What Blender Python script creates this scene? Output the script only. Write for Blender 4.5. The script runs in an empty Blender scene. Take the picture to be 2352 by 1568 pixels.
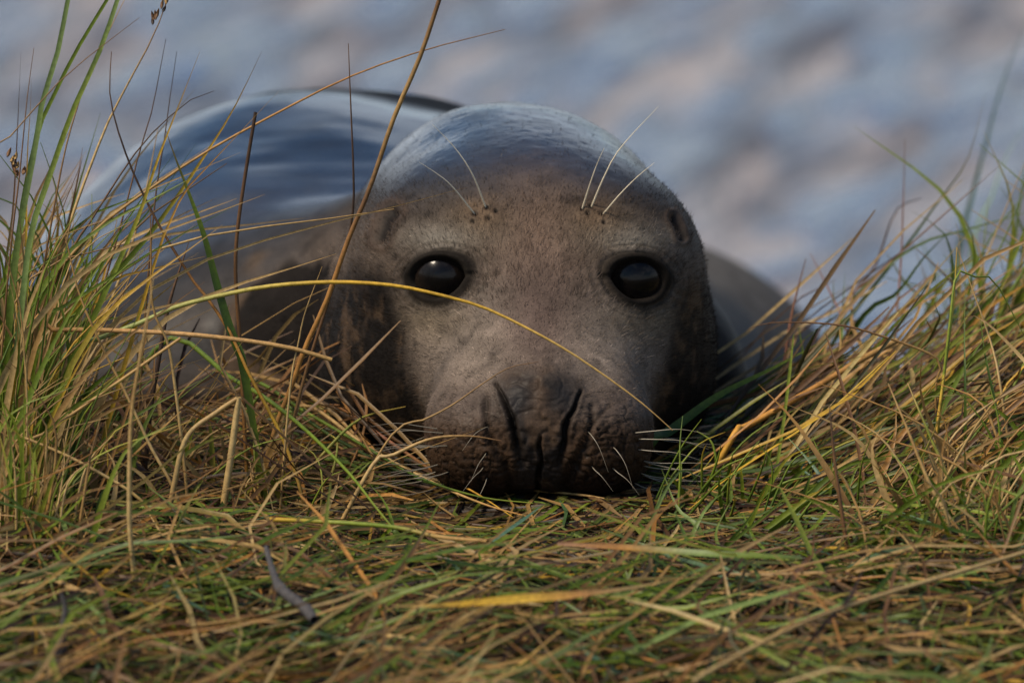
import bpy, math, random, time
import numpy as np
T0 = time.time()
rng = np.random.default_rng(7)
random.seed(7)
R = math.radians
sc = bpy.context.scene
COL = sc.collection

# ------------------------------------------------------------------ camera, sky, sun, exposure
DIST, PITCH, WID = 7.0, R(9.0), 0.635          # metres to the focus, downward tilt, frame width there
S = WID / 2352.0                               # metres per reference unit at the focus distance
CX, CY, Y0 = 1176.0, 784.0, 1165.0             # frame centre; the row where the chin meets the ground
sp_, cp_ = math.sin(PITCH), math.cos(PITCH)
VC = (Y0 - CY) * S
AIM = np.array([0.0, VC * sp_, VC * cp_])
FWD = np.array([0.0, cp_, -sp_]); UP = np.array([0.0, sp_, cp_])
CAMP = AIM - FWD * DIST
cam = bpy.data.cameras.new('camera'); camo = bpy.data.objects.new('camera', cam); COL.objects.link(camo)
camo.location = CAMP; camo.rotation_euler = (math.pi / 2 - PITCH, 0, 0)
cam.sensor_width = 36; cam.lens = 36 * DIST / WID; cam.clip_start = 0.1; cam.clip_end = 2000
cam.dof.use_dof = True; cam.dof.focus_distance = DIST - 0.01; cam.dof.aperture_fstop = cam.lens / 44.0
sc.camera = camo

SUN_AZ, SUN_EL = R(-122), R(50)                 # azimuth from +Y towards +X
w = bpy.data.worlds.new('World'); sc.world = w; w.use_nodes = True
wn = w.node_tree.nodes; wl = w.node_tree.links
sky = wn.new('ShaderNodeTexSky'); sky.sky_type = 'NISHITA'; sky.sun_disc = False
sky.sun_elevation = SUN_EL; sky.sun_rotation = SUN_AZ; sky.air_density = 1.1; sky.dust_density = .6
bg = wn['Background']; bg.inputs['Strength'].default_value = 0.057
hs = wn.new('ShaderNodeHueSaturation'); hs.inputs['Saturation'].default_value = 1.32
wl.new(sky.outputs[0], hs.inputs['Color'])
wc = wn.new('ShaderNodeTexCoord'); wm = wn.new('ShaderNodeMapping'); wm.inputs['Scale'].default_value = (1, 1, 2.4); wm.inputs['Location'].default_value = (.3, .1, .4)
cn = wn.new('ShaderNodeTexNoise'); cn.inputs['Scale'].default_value = 2.4; cn.inputs['Detail'].default_value = 6; cn.inputs['Distortion'].default_value = .4
cr = wn.new('ShaderNodeValToRGB'); cr.color_ramp.elements[0].position = .535; cr.color_ramp.elements[1].position = .70; cr.color_ramp.elements[1].color = (.85, .85, .85, 1)
cm = wn.new('ShaderNodeMix'); cm.data_type = 'RGBA'; cm.inputs[7].default_value = (7.9, 8.6, 9.7, 1)          # broken cloud over blue sky
wl.new(wc.outputs['Generated'], wm.inputs[0]); wl.new(wm.outputs[0], cn.inputs['Vector']); 
wz = wn.new('ShaderNodeSeparateXYZ'); wl.new(wc.outputs['Generated'], wz.inputs[0])
wa = wn.new('ShaderNodeMapRange'); wa.inputs['From Min'].default_value = .05; wa.inputs['From Max'].default_value = .6; wa.inputs['To Min'].default_value = .20; wa.inputs['To Max'].default_value = 0
wb = wn.new('ShaderNodeMath'); wb.operation = 'ADD'; wl.new(wz.outputs[2], wa.inputs[0]); wl.new(wa.outputs[0], wb.inputs[0]); wl.new(cn.outputs[0], wb.inputs[1]); wl.new(wb.outputs[0], cr.inputs[0])
wl.new(cr.outputs[0], cm.inputs[0]); wl.new(hs.outputs[0], cm.inputs[6]); wl.new(cm.outputs[2], bg.inputs['Color'])
sd = np.array([math.sin(SUN_AZ) * math.cos(SUN_EL), math.cos(SUN_AZ) * math.cos(SUN_EL), math.sin(SUN_EL)])
sl = bpy.data.lights.new('sun', 'SUN'); sl.energy = 2.9; sl.angle = R(16); sl.color = (1.0, 0.86, 0.68)
so = bpy.data.objects.new('sun', sl); COL.objects.link(so)
import mathutils
so.rotation_euler = mathutils.Vector(sd).to_track_quat('Z', 'Y').to_euler(); so.location = (-3, 1, 4)
sc.view_settings.view_transform = 'Standard'; sc.view_settings.look = 'None'
sc.view_settings.exposure = 0.88; sc.view_settings.gamma = 1.0
sc.cycles.max_bounces = 6; sc.cycles.diffuse_bounces = 3; sc.cycles.transparent_max_bounces = 4
sc.cycles.use_denoising = True

# ------------------------------------------------------------------ helpers
def at(X, Y, y):
    """world point seen at reference position (X, Y) at depth y"""
    d = FWD + np.array([1.0, 0, 0]) * ((X - CX) * S / DIST) + UP * ((CY - Y) * S / DIST)
    t = (y - CAMP[1]) / d[1]
    return CAMP + d * t
def front(P):
    """front elevation of points, in reference units"""
    q = P - CAMP; dep = q @ FWD
    return CX + q[:, 0] / dep * DIST / S, CY - (q @ UP) / dep * DIST / S
def sstep(a, b, x):
    t = np.clip((x - a) / (b - a), 0, 1); return t * t * (3 - 2 * t)
def lerp(a, b, t): return a + (b - a) * t
def vnoise(P, scale, seed=0):
    q = P * scale; i = np.floor(q).astype(np.int64); f = q - i; f = f * f * (3 - 2 * f)
    def h(dx, dy, dz):
        n = ((i[:, 0] + dx) * 374761393 + (i[:, 1] + dy) * 668265263 + (i[:, 2] + dz) * 2147483647 + seed * 1013904223) & 0xFFFFFFFF
        n = ((n ^ (n >> 13)) * 1274126177) & 0xFFFFFFFF
        n = (n ^ (n >> 16)) & 0xFFFF
        return n / 65535.0
    r = 0
    for dx in (0, 1):
        for dy in (0, 1):
            for dz in (0, 1):
                wt = (f[:, 0] if dx else 1 - f[:, 0]) * (f[:, 1] if dy else 1 - f[:, 1]) * (f[:, 2] if dz else 1 - f[:, 2])
                r = r + wt * h(dx, dy, dz)
    return r * 2 - 1
def fbm(P, scale, octs=3, seed=0):
    r, a, t = 0, 1, 0
    for o in range(octs):
        r = r + a * vnoise(P, scale * 2.03 ** o, seed + o * 17); t += a; a *= .5
    return r / t

def mesh_np(name, V, F, cols=None, mat=None, smooth=True, parent=None):
    me = bpy.data.meshes.new(name)
    V = np.asarray(V, np.float32); F = np.asarray(F, np.int32); k = F.shape[1]
    me.vertices.add(len(V)); me.vertices.foreach_set('co', V.ravel())
    me.loops.add(F.size); me.loops.foreach_set('vertex_index', F.ravel())
    me.polygons.add(len(F)); me.polygons.foreach_set('loop_start', np.arange(0, F.size, k, dtype=np.int32))
    me.polygons.foreach_set('use_smooth', np.full(len(F), smooth))
    me.update(calc_edges=True)
    for nm, c in (cols or {}).items():
        a = me.color_attributes.new(nm, 'FLOAT_COLOR', 'POINT')
        c4 = np.ones((len(V), 4), np.float32); c4[:, :c.shape[1]] = c
        a.data.foreach_set('color', c4.ravel())
    if mat: me.materials.append(mat)
    o = bpy.data.objects.new(name, me); COL.objects.link(o)
    if parent: o.parent = parent
    return o
def tag(o, label=None, cat=None, group=None, kind=None):
    for k, v in (('label', label), ('category', cat), ('group', group), ('kind', kind)):
        if v: o[k] = v
    return o
def empty(name, loc=(0, 0, 0)):
    o = bpy.data.objects.new(name, None); o.empty_display_size = .05; o.location = loc; COL.objects.link(o); return o
class NT:
    def __init__(s, name):
        s.m = bpy.data.materials.new(name); s.m.use_nodes = True; s.t = s.m.node_tree
        s.b = s.t.nodes['Principled BSDF']; s.out = s.t.nodes['Material Output']
    def n(s, typ, **kw):
        nd = s.t.nodes.new(typ)
        for k, v in kw.items():
            if k in nd.inputs: nd.inputs[k].default_value = v
            else: setattr(nd, k, v)
        return nd
    def l(s, a, b): s.t.links.new(a, b)
    def mix(s, fac, a, b, blend='MIX'):
        m = s.n('ShaderNodeMix', data_type='RGBA', blend_type=blend)
        for sock, v in ((m.inputs[0], fac), (m.inputs[6], a), (m.inputs[7], b)):
            if hasattr(v, 'links'): s.l(v, sock)
            else: sock.default_value = v
        return m.outputs[2]
    def math(s, op, a, b=None, c=None):
        m = s.n('ShaderNodeMath', operation=op)
        for i, v in enumerate((a, b, c)):
            if v is None: continue
            if hasattr(v, 'links'): s.l(v, m.inputs[i])
            else: m.inputs[i].default_value = v
        return m.outputs[0]
    def noise(s, scale, detail=4, rough=.55, vec=None, dist=0):
        nd = s.n('ShaderNodeTexNoise'); nd.inputs['Scale'].default_value = scale; nd.inputs['Detail'].default_value = detail
        nd.inputs['Roughness'].default_value = rough; nd.inputs['Distortion'].default_value = dist
        if vec is not None: s.l(vec, nd.inputs['Vector'])
        return nd
    def ramp(s, fac, stops):
        r = s.n('ShaderNodeValToRGB'); e = r.color_ramp.elements
        while len(e) < len(stops): e.new(.5)
        for el, (p, c) in zip(e, stops): el.position = p; el.color = (*c, 1) if len(c) == 3 else c
        s.l(fac, r.inputs[0]); return r.outputs[0]
    def coord(s, kind='Object', scale=None, rot=None):
        c = s.n('ShaderNodeTexCoord').outputs[kind]
        if scale is None and rot is None: return c
        mp = s.n('ShaderNodeMapping')
        if scale: mp.inputs['Scale'].default_value = scale
        if rot: mp.inputs['Rotation'].default_value = rot
        s.l(c, mp.inputs[0]); return mp.outputs[0]
    def bump(s, h, strength, dist, chain=None):
        b = s.n('ShaderNodeBump', Strength=strength, Distance=dist); s.l(h, b.inputs['Height'])
        if chain is not None: s.l(chain, b.inputs['Normal'])
        return b.outputs[0]

# ------------------------------------------------------------------ ground, shore, water
def gz(x, y):
    x = np.asarray(x, float); y = np.asarray(y, float)
    z = -.30 * np.maximum(y - .38, 0) + .006 * np.sin(x * 23 + y * 11) * np.cos(y * 17 - x * 5) + .004 * np.sin(x * 51 + 2) * np.sin(y * 43)
    z = z - .085 * np.maximum(-y - .03, 0)
    z = z + .034 * np.exp(-((x - .34) / .13) ** 2 - ((y - .27) / .2) ** 2) + .016 * np.exp(-((x + .2) / .12) ** 2 - ((y - .2) / .11) ** 2)
    far = sstep(1.9, 3.0, y)
    return lerp(z, -.62 - .012 * (np.maximum(y, 3) - 3) , far)
def mat_soil():
    t = NT('damp_soil'); c = t.coord()
    n = t.noise(60, 5, .6, c)
    t.l(t.ramp(n.outputs[0], [(.3, (.018, .013, .008)), (.7, (.06, .045, .028))]), t.b.inputs['Base Color'])
    t.b.inputs['Roughness'].default_value = .95
    t.l(t.bump(n.outputs[0], .6, .01), t.b.inputs['Normal']); return t.m
gx = np.concatenate([np.linspace(-300, -3, 14), np.linspace(-2, 2, 161), np.linspace(3, 300, 14)])
gy = np.concatenate([np.linspace(-200, -9, 8), np.linspace(-8, -1.5, 20), np.linspace(-1.45, 3.2, 156), np.linspace(3.5, 6, 6)])
A, B = np.meshgrid(gx, gy, indexing='ij')
V = np.stack([A.ravel(), B.ravel(), gz(A, B).ravel()], 1)
ny_ = len(gy); ii, jj = np.meshgrid(np.arange(len(gx) - 1), np.arange(ny_ - 1), indexing='ij'); q = (ii * ny_ + jj).ravel()
ground = tag(mesh_np('ground', V, np.stack([q, q + ny_, q + ny_ + 1, q + 1], 1), mat=mat_soil()), 'damp dark soil of the grassy bank under the straw', 'ground', kind='structure')

def mat_water():
    t = NT('rippled_shallows'); c = t.coord('Object', rot=(0, 0, R(0)))
    m0 = t.n('ShaderNodeMapping'); m0.inputs['Rotation'].default_value = (0, 0, R(-24)); m0.inputs['Scale'].default_value = (1.0, .15, 1)
    t.l(c, m0.inputs[0])
    mp = t.n('ShaderNodeMapping'); mp.inputs['Scale'].default_value = (.42, 1.0, 1); t.l(m0.outputs[0], mp.inputs[0])
    n1 = t.noise(17.0, 4, .55, mp.outputs[0], .3); n2 = t.noise(19, 3, .5, mp.outputs[0], .2); n3 = t.noise(4.5, 2, .5, mp.outputs[0])
    sand = t.ramp(n2.outputs[0], [(.40, (.05, .047, .06)), (.60, (.26, .23, .225))])
    col = t.mix(t.ramp(n1.outputs[0], [(.45, (0, 0, 0)), (.55, (1, 1, 1))]), sand, (.03, .06, .13, 1))
    t.l(col, t.b.inputs['Base Color'])
    t.l(t.ramp(n1.outputs[0], [(.38, (.5, .5, .5)), (.6, (.13, .13, .13))]), t.b.inputs['Roughness'])
    h = t.math('ADD', t.math('MULTIPLY', n1.outputs[0], 1.0), t.math('MULTIPLY', n3.outputs[0], 1.2))
    t.l(t.bump(h, 1.0, .15), t.b.inputs['Normal'])
    t.b.inputs['IOR'].default_value = 1.34
    return t.m
wx = np.linspace(-600, 600, 41); wy = np.concatenate([np.linspace(2.2, 30, 30), np.linspace(40, 1200, 20)])
A, B = np.meshgrid(wx, wy, indexing='ij'); n_ = len(wy)
V = np.stack([A.ravel(), B.ravel(), np.full(A.size, -.615)], 1)
ii, jj = np.meshgrid(np.arange(len(wx) - 1), np.arange(n_ - 1), indexing='ij'); q = (ii * n_ + jj).ravel()
water = tag(mesh_np('water', V, np.stack([q, q + n_, q + n_ + 1, q + 1], 1), mat=mat_water()), 'rippled blue-grey shallow water over wet sand behind the seal', 'water', kind='structure')

# ------------------------------------------------------------------ the seal: one implicit body, polygonised
def ell(P, c, r):
    q = (P - c) ; k0 = np.sqrt(((q / r) ** 2).sum(1)); k1 = np.sqrt(((q / (np.array(r) ** 2)) ** 2).sum(1)) + 1e-9
    return k0 * (k0 - 1) / k1
def rcone(P, a, b, r1, r2):
    a = np.array(a, float); b = np.array(b, float); ba = b - a; t = np.clip(((P - a) @ ba) / (ba @ ba), 0, 1)
    t2 = t * t * (3 - 2 * t)
    return np.sqrt(((P - a - t[:, None] * ba) ** 2).sum(1)) - lerp(r1, r2, lerp(t, t2, .5))
def smin(a, b, k):
    h = np.clip(.5 + .5 * (b - a) / k, 0, 1); return lerp(b, a, h) - k * h * (1 - h)
def smax(a, b, k): return -smin(-a, -b, k)
def cxof(y): return .0168 - .085 * np.clip(y - .1, 0, .3)
def sdf(P):
    x, y, z = P[:, 0], P[:, 1], P[:, 2]
    L = P.copy(); L[:, 0] = x - cxof(y); M = L.copy(); M[:, 0] = np.abs(L[:, 0])
    d = ell(L, (0, .275, .117), (.1045, .175, .096))                       # skull
    d = smin(d, ell(M, (.048, .215, .070), (.058, .110, .068)), .04)      # cheeks
    d = smin(d, ell(M, (.058, .285, .045), (.066, .120, .075)), .05)      # jowls
    d = smin(d, rcone(L, (0, .060, .050), (0, .17, .085), .050, .078), .075)  # muzzle
    d = smin(d, ell(M, (.034, .036, .037), (.036, .047, .040)), .036)     # whisker pads
    d = smin(d, ell(L, (0, .014, .052), (.027, .028, .036)), .022)        # nose pad
    d = smin(d, ell(M, (.058, .165, .138), (.036, .055, .030)), .05)      # brow
    # neck, chest, torso, hind body
    d = smin(d, rcone(P, (-.05, .42, .050), (-.23, .47, -.005), .098, .078), .04)
    d = smin(d, rcone(P, (.0, .40, .050), (.068, .46, .0), .095, .088), .04)
    t = ell(P, (-.125, .70, -.042), (.215, .34, .199))
    t = smin(t, rcone(P, (-.15, .72, -.02), (-.33, .62, -.09), .15, .12), .06)
    t = smin(t, rcone(P, (-.07, .85, -.09), (.10, 1.55, -.225), .19, .140), .10)
    t = smin(t, rcone(P, (.10, 1.55, -.225), (.16, 1.95, -.42), .142, .05), .08)
    d = smin(d, t, .035)
    g = -.30 * np.maximum(y - .38, 0)
    return smax(d, (g + .0) - z, .016)
def project(V, n=3):
    e = 4e-4
    for _ in range(n):
        d = sdf(V); G = np.empty_like(V)
        for a in range(3):
            Q = V.copy(); Q[:, a] += e; G[:, a] = (sdf(Q) - d) / e
        V = V - np.clip(d, -.01, .01)[:, None] * G / np.maximum((G * G).sum(1), .2)[:, None]
    return V, G / (np.linalg.norm(G, axis=1)[:, None] + 1e-9)
def axis(a, segs):
    out = [a]
    for end, step in segs:
        n = max(1, round((end - out[-1]) / step)); out += list(np.linspace(out[-1], end, n + 1)[1:])
    return np.array(out)
ax = axis(-.62, [(-.14, .030), (.16, .0082), (.55, .030)])
ay = axis(-.06, [(.34, .0084), (2.1, .036)])
az = axis(-.62, [(-.02, .030), (.24, .0084), (.27, .012)])
def surface_nets():
    nx, ny, nz = len(ax), len(ay), len(az)
    D = np.empty((nx, ny, nz), np.float32)
    YY, ZZ = np.meshgrid(ay, az, indexing='ij'); YZ = np.stack([np.zeros(YY.size), YY.ravel(), ZZ.ravel()], 1)
    for s0 in range(0, nx, 16):
        xs = ax[s0:s0 + 16]; P = np.tile(YZ, (len(xs), 1)); P[:, 0] = np.repeat(xs, len(YZ))
        D[s0:s0 + 16] = sdf(P).reshape(len(xs), ny, nz)
    I = D < 0; c = np.zeros((nx - 1, ny - 1, nz - 1), np.uint8)
    for a in (0, 1):
        for b in (0, 1):
            for e in (0, 1): c += I[a:nx - 1 + a, b:ny - 1 + b, e:nz - 1 + e]
    act = (c > 0) & (c < 8); idx = np.full(act.shape, -1, np.int32); ci = np.argwhere(act); idx[act] = np.arange(len(ci))
    acc = np.zeros((len(ci), 3)); cnt = np.zeros(len(ci)); axs = (ax, ay, az)
    for dim in range(3):
        o1, o2 = [k for k in range(3) if k != dim]
        for u in (0, 1):
            for v in (0, 1):
                p = ci.copy(); p[:, o1] += u; p[:, o2] += v; q_ = p.copy(); q_[:, dim] += 1
                da = D[tuple(p.T)]; db = D[tuple(q_.T)]; m = (da < 0) != (db < 0)
                t = np.where(m, da / np.where(m, da - db, 1), 0)
                pos = np.stack([axs[k][p[:, k]] for k in range(3)], 1)
                pos[:, dim] += t * (axs[dim][q_[:, dim]] - axs[dim][p[:, dim]])
                acc += pos * m[:, None]; cnt += m
    V = acc / np.maximum(cnt, 1)[:, None]; F = []
    for dim in range(3):
        o1, o2 = (dim + 1) % 3, (dim + 2) % 3
        sl0 = [slice(None)] * 3; sl1 = [slice(None)] * 3; sl0[dim] = slice(0, -1); sl1[dim] = slice(1, None)
        for o in (o1, o2): sl0[o] = slice(1, -1); sl1[o] = slice(1, -1)
        a = I[tuple(sl0)]; b = I[tuple(sl1)]
        for cond, flip in ((a & ~b, False), (~a & b, True)):
            e = np.argwhere(cond); e[:, o1] += 1; e[:, o2] += 1
            def cell(u, v):
                p = e.copy(); p[:, o1] += u; p[:, o2] += v; return idx[tuple(p.T)]
            f = np.stack([cell(-1, -1), cell(0, -1), cell(0, 0), cell(-1, 0)], 1)
            F.append(f[:, ::-1] if flip else f)
    return V, np.concatenate(F)
def subdivide(V, F):
    E = np.concatenate([F[:, [k, (k + 1) % 4]] for k in range(4)]); E.sort(axis=1)
    U, inv = np.unique(E, axis=0, return_inverse=True); inv = inv.reshape(4, -1); n = len(V)
    mid = V[U].mean(1); fc = V[F].mean(1); eI = n + inv; fI = n + len(U) + np.arange(len(F))
    out = [np.stack([F[:, k], eI[k], fI, eI[(k + 3) % 4]], 1) for k in range(4)]
    return np.concatenate([V, mid, fc]), np.concatenate(out)
def relax(V, F, n=2, f=.5):
    E = np.concatenate([F[:, [k, (k + 1) % 4]] for k in range(4)])
    for _ in range(n):
        acc = np.stack([np.bincount(E[:, 0], V[E[:, 1], a], len(V)) + np.bincount(E[:, 1], V[E[:, 0], a], len(V)) for a in range(3)], 1)
        c = np.bincount(E[:, 0], minlength=len(V)) + np.bincount(E[:, 1], minlength=len(V))
        V = lerp(V, acc / np.maximum(c, 1)[:, None], f)
    return V
SV, SF = surface_nets()
SV, _ = project(relax(SV, SF, 3), 2)
for _k in range(2): SV, SF = subdivide(SV, SF); SV, _ = project(relax(SV, SF, 2), 1)
SV, SF = subdivide(SV, SF); SV = relax(SV, SF, 2); SV, SN = project(SV, 1)
print('seal mesh', len(SV), len(SF), round(time.time() - T0, 1))

# ---- sculpted detail, laid out on the front elevation of the head (reference units)
PX, PY = front(SV)
facing = SN @ -FWD
face = (SV[:, 1] < .34) & (facing > .02)
disp = np.zeros(len(SV)); BASE = SV.copy()
def seg_dist(px, py, pts, w0=1, w1=1):
    """distance to a polyline and the position along it (0..1)"""
    best = np.full(len(px), 1e9); tt = np.zeros(len(px)); n = len(pts) - 1
    for k in range(n):
        a = np.array(pts[k], float); b = np.array(pts[k + 1], float); ba = b - a
        t = np.clip(((px - a[0]) * ba[0] + (py - a[1]) * ba[1]) / (ba @ ba), 0, 1)
        d = np.hypot(px - a[0] - t * ba[0], py - a[1] - t * ba[1]); m = d < best
        best = np.where(m, d, best); tt = np.where(m, (k + t) / n, tt)
    return best, tt
mm = .001
HX = SV[:, 0] - cxof(SV[:, 1])                         # distance from the head's own midline
pad_w = np.exp(-(((np.abs(PX - 1236) - 165) / 150) ** 2 + ((PY - 1060) / 120) ** 2)) * (SV[:, 1] < .12)
# eyes
EYES = [(1003, 636, 1), (1468, 640, -1)]
rho_all = np.full(len(SV), 9.0); up_all = np.zeros(len(SV)); canth = np.zeros(len(SV)); eye_geo = []
for ex, ey, sgn in EYES:
    du = (PX - ex) * sgn; dv = PY - ey                  # du grows towards the nose
    tilt = -.25; u_ = du * math.cos(tilt) + dv * math.sin(tilt); v_ = -du * math.sin(tilt) + dv * math.cos(tilt)
    an0 = np.arctan2(v_, u_); rho = np.sqrt((u_ / (54 + 9 * np.maximum(np.cos(an0), 0) ** 3)) ** 2 + (v_ / np.where(v_ < 0, 41, 47)) ** 2)
    rho = np.where(face, rho, 9.0)
    k = np.argmin(rho); Sp, Nn = SV[k], SN[k]
    ang = np.arctan2(v_, u_); upper = sstep(.2, -.5, np.sin(ang)); lower = 1 - upper
    disp += np.where(rho < 3, -11 * mm * sstep(1.06, .84, rho), 0)
    wob = rho + .07 * vnoise(SV, 55, 71 + sgn) + .03 * vnoise(SV, 150, 73)
    md = .45 + .55 * sstep(-.5, .5, vnoise(SV, 75, 77 + sgn))
    disp += 1.3 * mm * np.exp(-((rho - 1.17) / .14) ** 2) + 3.4 * mm * upper * np.exp(-((rho - 1.2) / .24) ** 2)
    disp += -1.5 * mm * upper * md * np.exp(-((wob - 1.47) / .06) ** 2)
    disp += .5 * mm * upper * np.exp(-((wob - 1.68) / .16) ** 2)
    disp += -.7 * mm * upper * md * np.exp(-((wob * 1.0 - 1.90) / .05) ** 2)
    disp += -.4 * mm * upper * md * np.exp(-((wob - 2.15) / .05) ** 2)
    disp += -.9 * mm * lower * md * np.exp(-((wob - 1.42) / .06) ** 2)
    disp += -.5 * mm * lower * md * np.exp(-((wob - 1.75) / .06) ** 2)
    cd, ct = seg_dist(du, dv, [(45, 0), (65, -4), (88, -8)])
    cd = np.where(face, cd, 999)
    disp += -1.8 * mm * np.exp(-(cd / (9 - 5 * ct)) ** 2)
    canth = np.maximum(canth, np.exp(-(cd / (15 - 8 * ct)) ** 2))
    # crow's feet radiating from both corners
    rad = np.sin(ang * 26 + 3 * vnoise(SV, 60, 5)) * np.exp(-((rho - 1.75) / .45) ** 2) * (.35 + .65 * np.abs(np.cos(ang)))
    disp += .22 * mm * rad
    up_all = np.where(rho < rho_all, upper, up_all); rho_all = np.minimum(rho_all, rho); eye_geo.append((Sp, Nn, sgn))
# nose: nostril slits, philtrum, folds beside the nose
nfront = face & (SV[:, 1] < .075)
NI = np.flatnonzero(nfront); WX = 7 * vnoise(SV[NI], 70, 91) + 2.5 * vnoise(SV[NI], 220, 92); WY = 6 * vnoise(SV[NI], 80, 93)
def dot_at(a, b, r_):
    k = np.flatnonzero((np.abs(PX - a) < 4 * r_) & (np.abs(PY - b) < 4 * r_) & face); return k, np.exp(-((PX[k] - a) ** 2 + (PY[k] - b) ** 2) / r_ ** 2)
def groove(pts, depth, wid, taper=True, lip=0):
    d, t = seg_dist(PX[NI] + WX, PY[NI] + WY, pts); wid = wid * (.65 + .7 * t); prof = np.sin(np.pi * np.clip(t * .86 + .1, 0, 1)) ** .6 if taper else 1
    g = np.zeros(len(SV)); g[NI] = np.exp(-(d / wid) ** 2) * prof
    disp[NI] += -depth * mm * g[NI] + lip * mm * np.exp(-((d - wid * 2.1) / wid) ** 2) * prof
    return g
slitL = groove([(1138, 884), (1153, 912), (1170, 950), (1182, 990), (1193, 1022), (1198, 1062)], 6.5, 6.5, lip=.9)
slitR = groove([(1340, 896), (1322, 932), (1307, 965), (1295, 1005), (1288, 1035), (1285, 1066)], 5.5, 6.0, lip=.9)
phil = groove([(1243, 1006), (1241, 1036), (1237, 1075), (1233, 1110), (1232, 1142)], 4.0, 4.5, lip=.7)
foldL = groove([(1112, 905), (1112, 945), (1122, 990), (1143, 1035), (1163, 1072), (1172, 1110), (1176, 1138)], 3.0, 9, lip=.5)
foldR = groove([(1362, 930), (1362, 965), (1352, 1000), (1338, 1035), (1318, 1075), (1303, 1110), (1298, 1138)], 3.0, 9, lip=.5)
creases = np.zeros(len(SV))
for pts in ([(1340, 1040), (1375, 1010), (1420, 1000)], [(1335, 1055), (1380, 1040), (1440, 1035)], [(1335, 1075), (1385, 1080), (1440, 1090)],
            [(1130, 1030), (1090, 1010), (1040, 1012)], [(1145, 1060), (1100, 1050), (1050, 1055)], [(1150, 1085), (1110, 1090), (1060, 1100)],
            [(1340, 985), (1375, 960), (1405, 930)], [(1350, 1010), (1395, 985), (1430, 960)], [(1200, 1062), (1240, 1070), (1285, 1062)]):
    creases = np.maximum(creases, groove(pts, .9, 4.5))
# ridged wrinkles on the muzzle skin
nw = np.abs(vnoise(SV * [1, 1, 1.5], 190, 3)); nw2 = np.abs(vnoise(SV * [1.2, 1, .9], 360, 9))
disp += -(1.15 * mm * (1 - sstep(0, .28, nw)) + .55 * mm * (1 - sstep(0, .3, nw2))) * np.clip(pad_w * 1.3, 0, 1)
nose_w = np.exp(-(((PX - 1240) / 88) ** 4 + ((PY - 965) / 130) ** 4)) * (SV[:, 1] < .09)
disp += (.7 * mm * vnoise(SV, 300, 12) - .8 * mm * (1 - sstep(0, .25, np.abs(vnoise(SV, 150, 15)))) + .9 * mm * vnoise(SV, 110, 14)) * nose_w
# follicle pits
PITS = [(1118, 477), (1139, 485), (1092, 491), (1086, 509), (1121, 501), (1337, 481), (1357, 474), (1383, 491), (1387, 511), (1350, 490)]
pits = np.zeros(len(SV))
for (a, b) in PITS:
    k, g = dot_at(a, b, 5.6 + random.uniform(-1, 1)); pits[k] = np.maximum(pits[k], g)
    k, g = dot_at(a, b, 14); disp[k] += .8 * mm * g
pit_zone = np.clip(pits * 3, 0, 1)
for (a, b) in PITS: k, g = dot_at(a, b, 11); pit_zone[k] = np.maximum(pit_zone[k], g)
disp -= 2.0 * mm * pits
wh_root = []
for sgn in (-1, 1):
    for r_ in range(5):
        for c_ in range(6):
            X_ = 1236 + sgn * (112 + c_ * 27 + (r_ % 2) * 12); Y_ = 985 + r_ * 29 + c_ * 4 - abs(r_ - 2) * 2
            if abs(X_ - 1236) < 265 - max(0, (Y_ - 1080)) * .6: wh_root.append((X_ + random.uniform(-6, 6), Y_ + random.uniform(-6, 6), sgn))
for (a, b, s_) in wh_root:
    k, g = dot_at(a, b, 4.2); disp[k] -= 1.2 * mm * g; pits[k] = np.maximum(pits[k], .7 * g)
    k, g = dot_at(a, b, 12); disp[k] += .7 * mm * g
# ears: small furrowed openings
ears = np.zeros(len(SV)); ear_ridge = np.zeros(len(SV))
for pts, wd in (([(904, 488), (888, 508), (876, 546)], 12), ([(1545, 500), (1556, 518), (1566, 545)], 7)):
    d, t = seg_dist(PX, PY, pts); hw = (SV[:, 1] < .45) & (facing > 0)
    g = np.exp(-(d / wd) ** 2) * hw; ears = np.maximum(ears, g)
    rdg = np.exp(-((d - wd * 2.2) / (wd * .9)) ** 2) * hw; ear_ridge = np.maximum(ear_ridge, rdg)
    disp += (-4.0 * mm * g + 1.3 * mm * rdg) * sstep(.1, .3, facing)
# body: soft blubber folds behind the neck, faint lumps everywhere
body_w = sstep(.40, .55, SV[:, 1])
fold = np.sin((SV[:, 2] * 75 + SV[:, 0] * 12) + 2.2 * vnoise(SV, 7, 21)) * sstep(.0, .6, vnoise(SV, 5, 23) + .25)
disp += body_w * (1.8 * mm * fold + 3 * mm * vnoise(SV, 16, 25) + .8 * mm * vnoise(SV * [.5, 1, 1.6], 60, 27))
disp += (1 - body_w) * sstep(.12, .3, SV[:, 1]) * (1.2 * mm * vnoise(SV, 26, 31))
disp += .35 * mm * fbm(SV, 130, 2, 33) * (1 - body_w)
SV = SV + SN * disp[:, None]
# eyeball centres
eyes_c = []
for Sp, Nn, sgn in eye_geo:
    dr = Nn * .45 - FWD * .6 + np.array([0, 0, -.14]); dr /= np.linalg.norm(dr)
    eyes_c.append((Sp - dr * .0243, dr))

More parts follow.
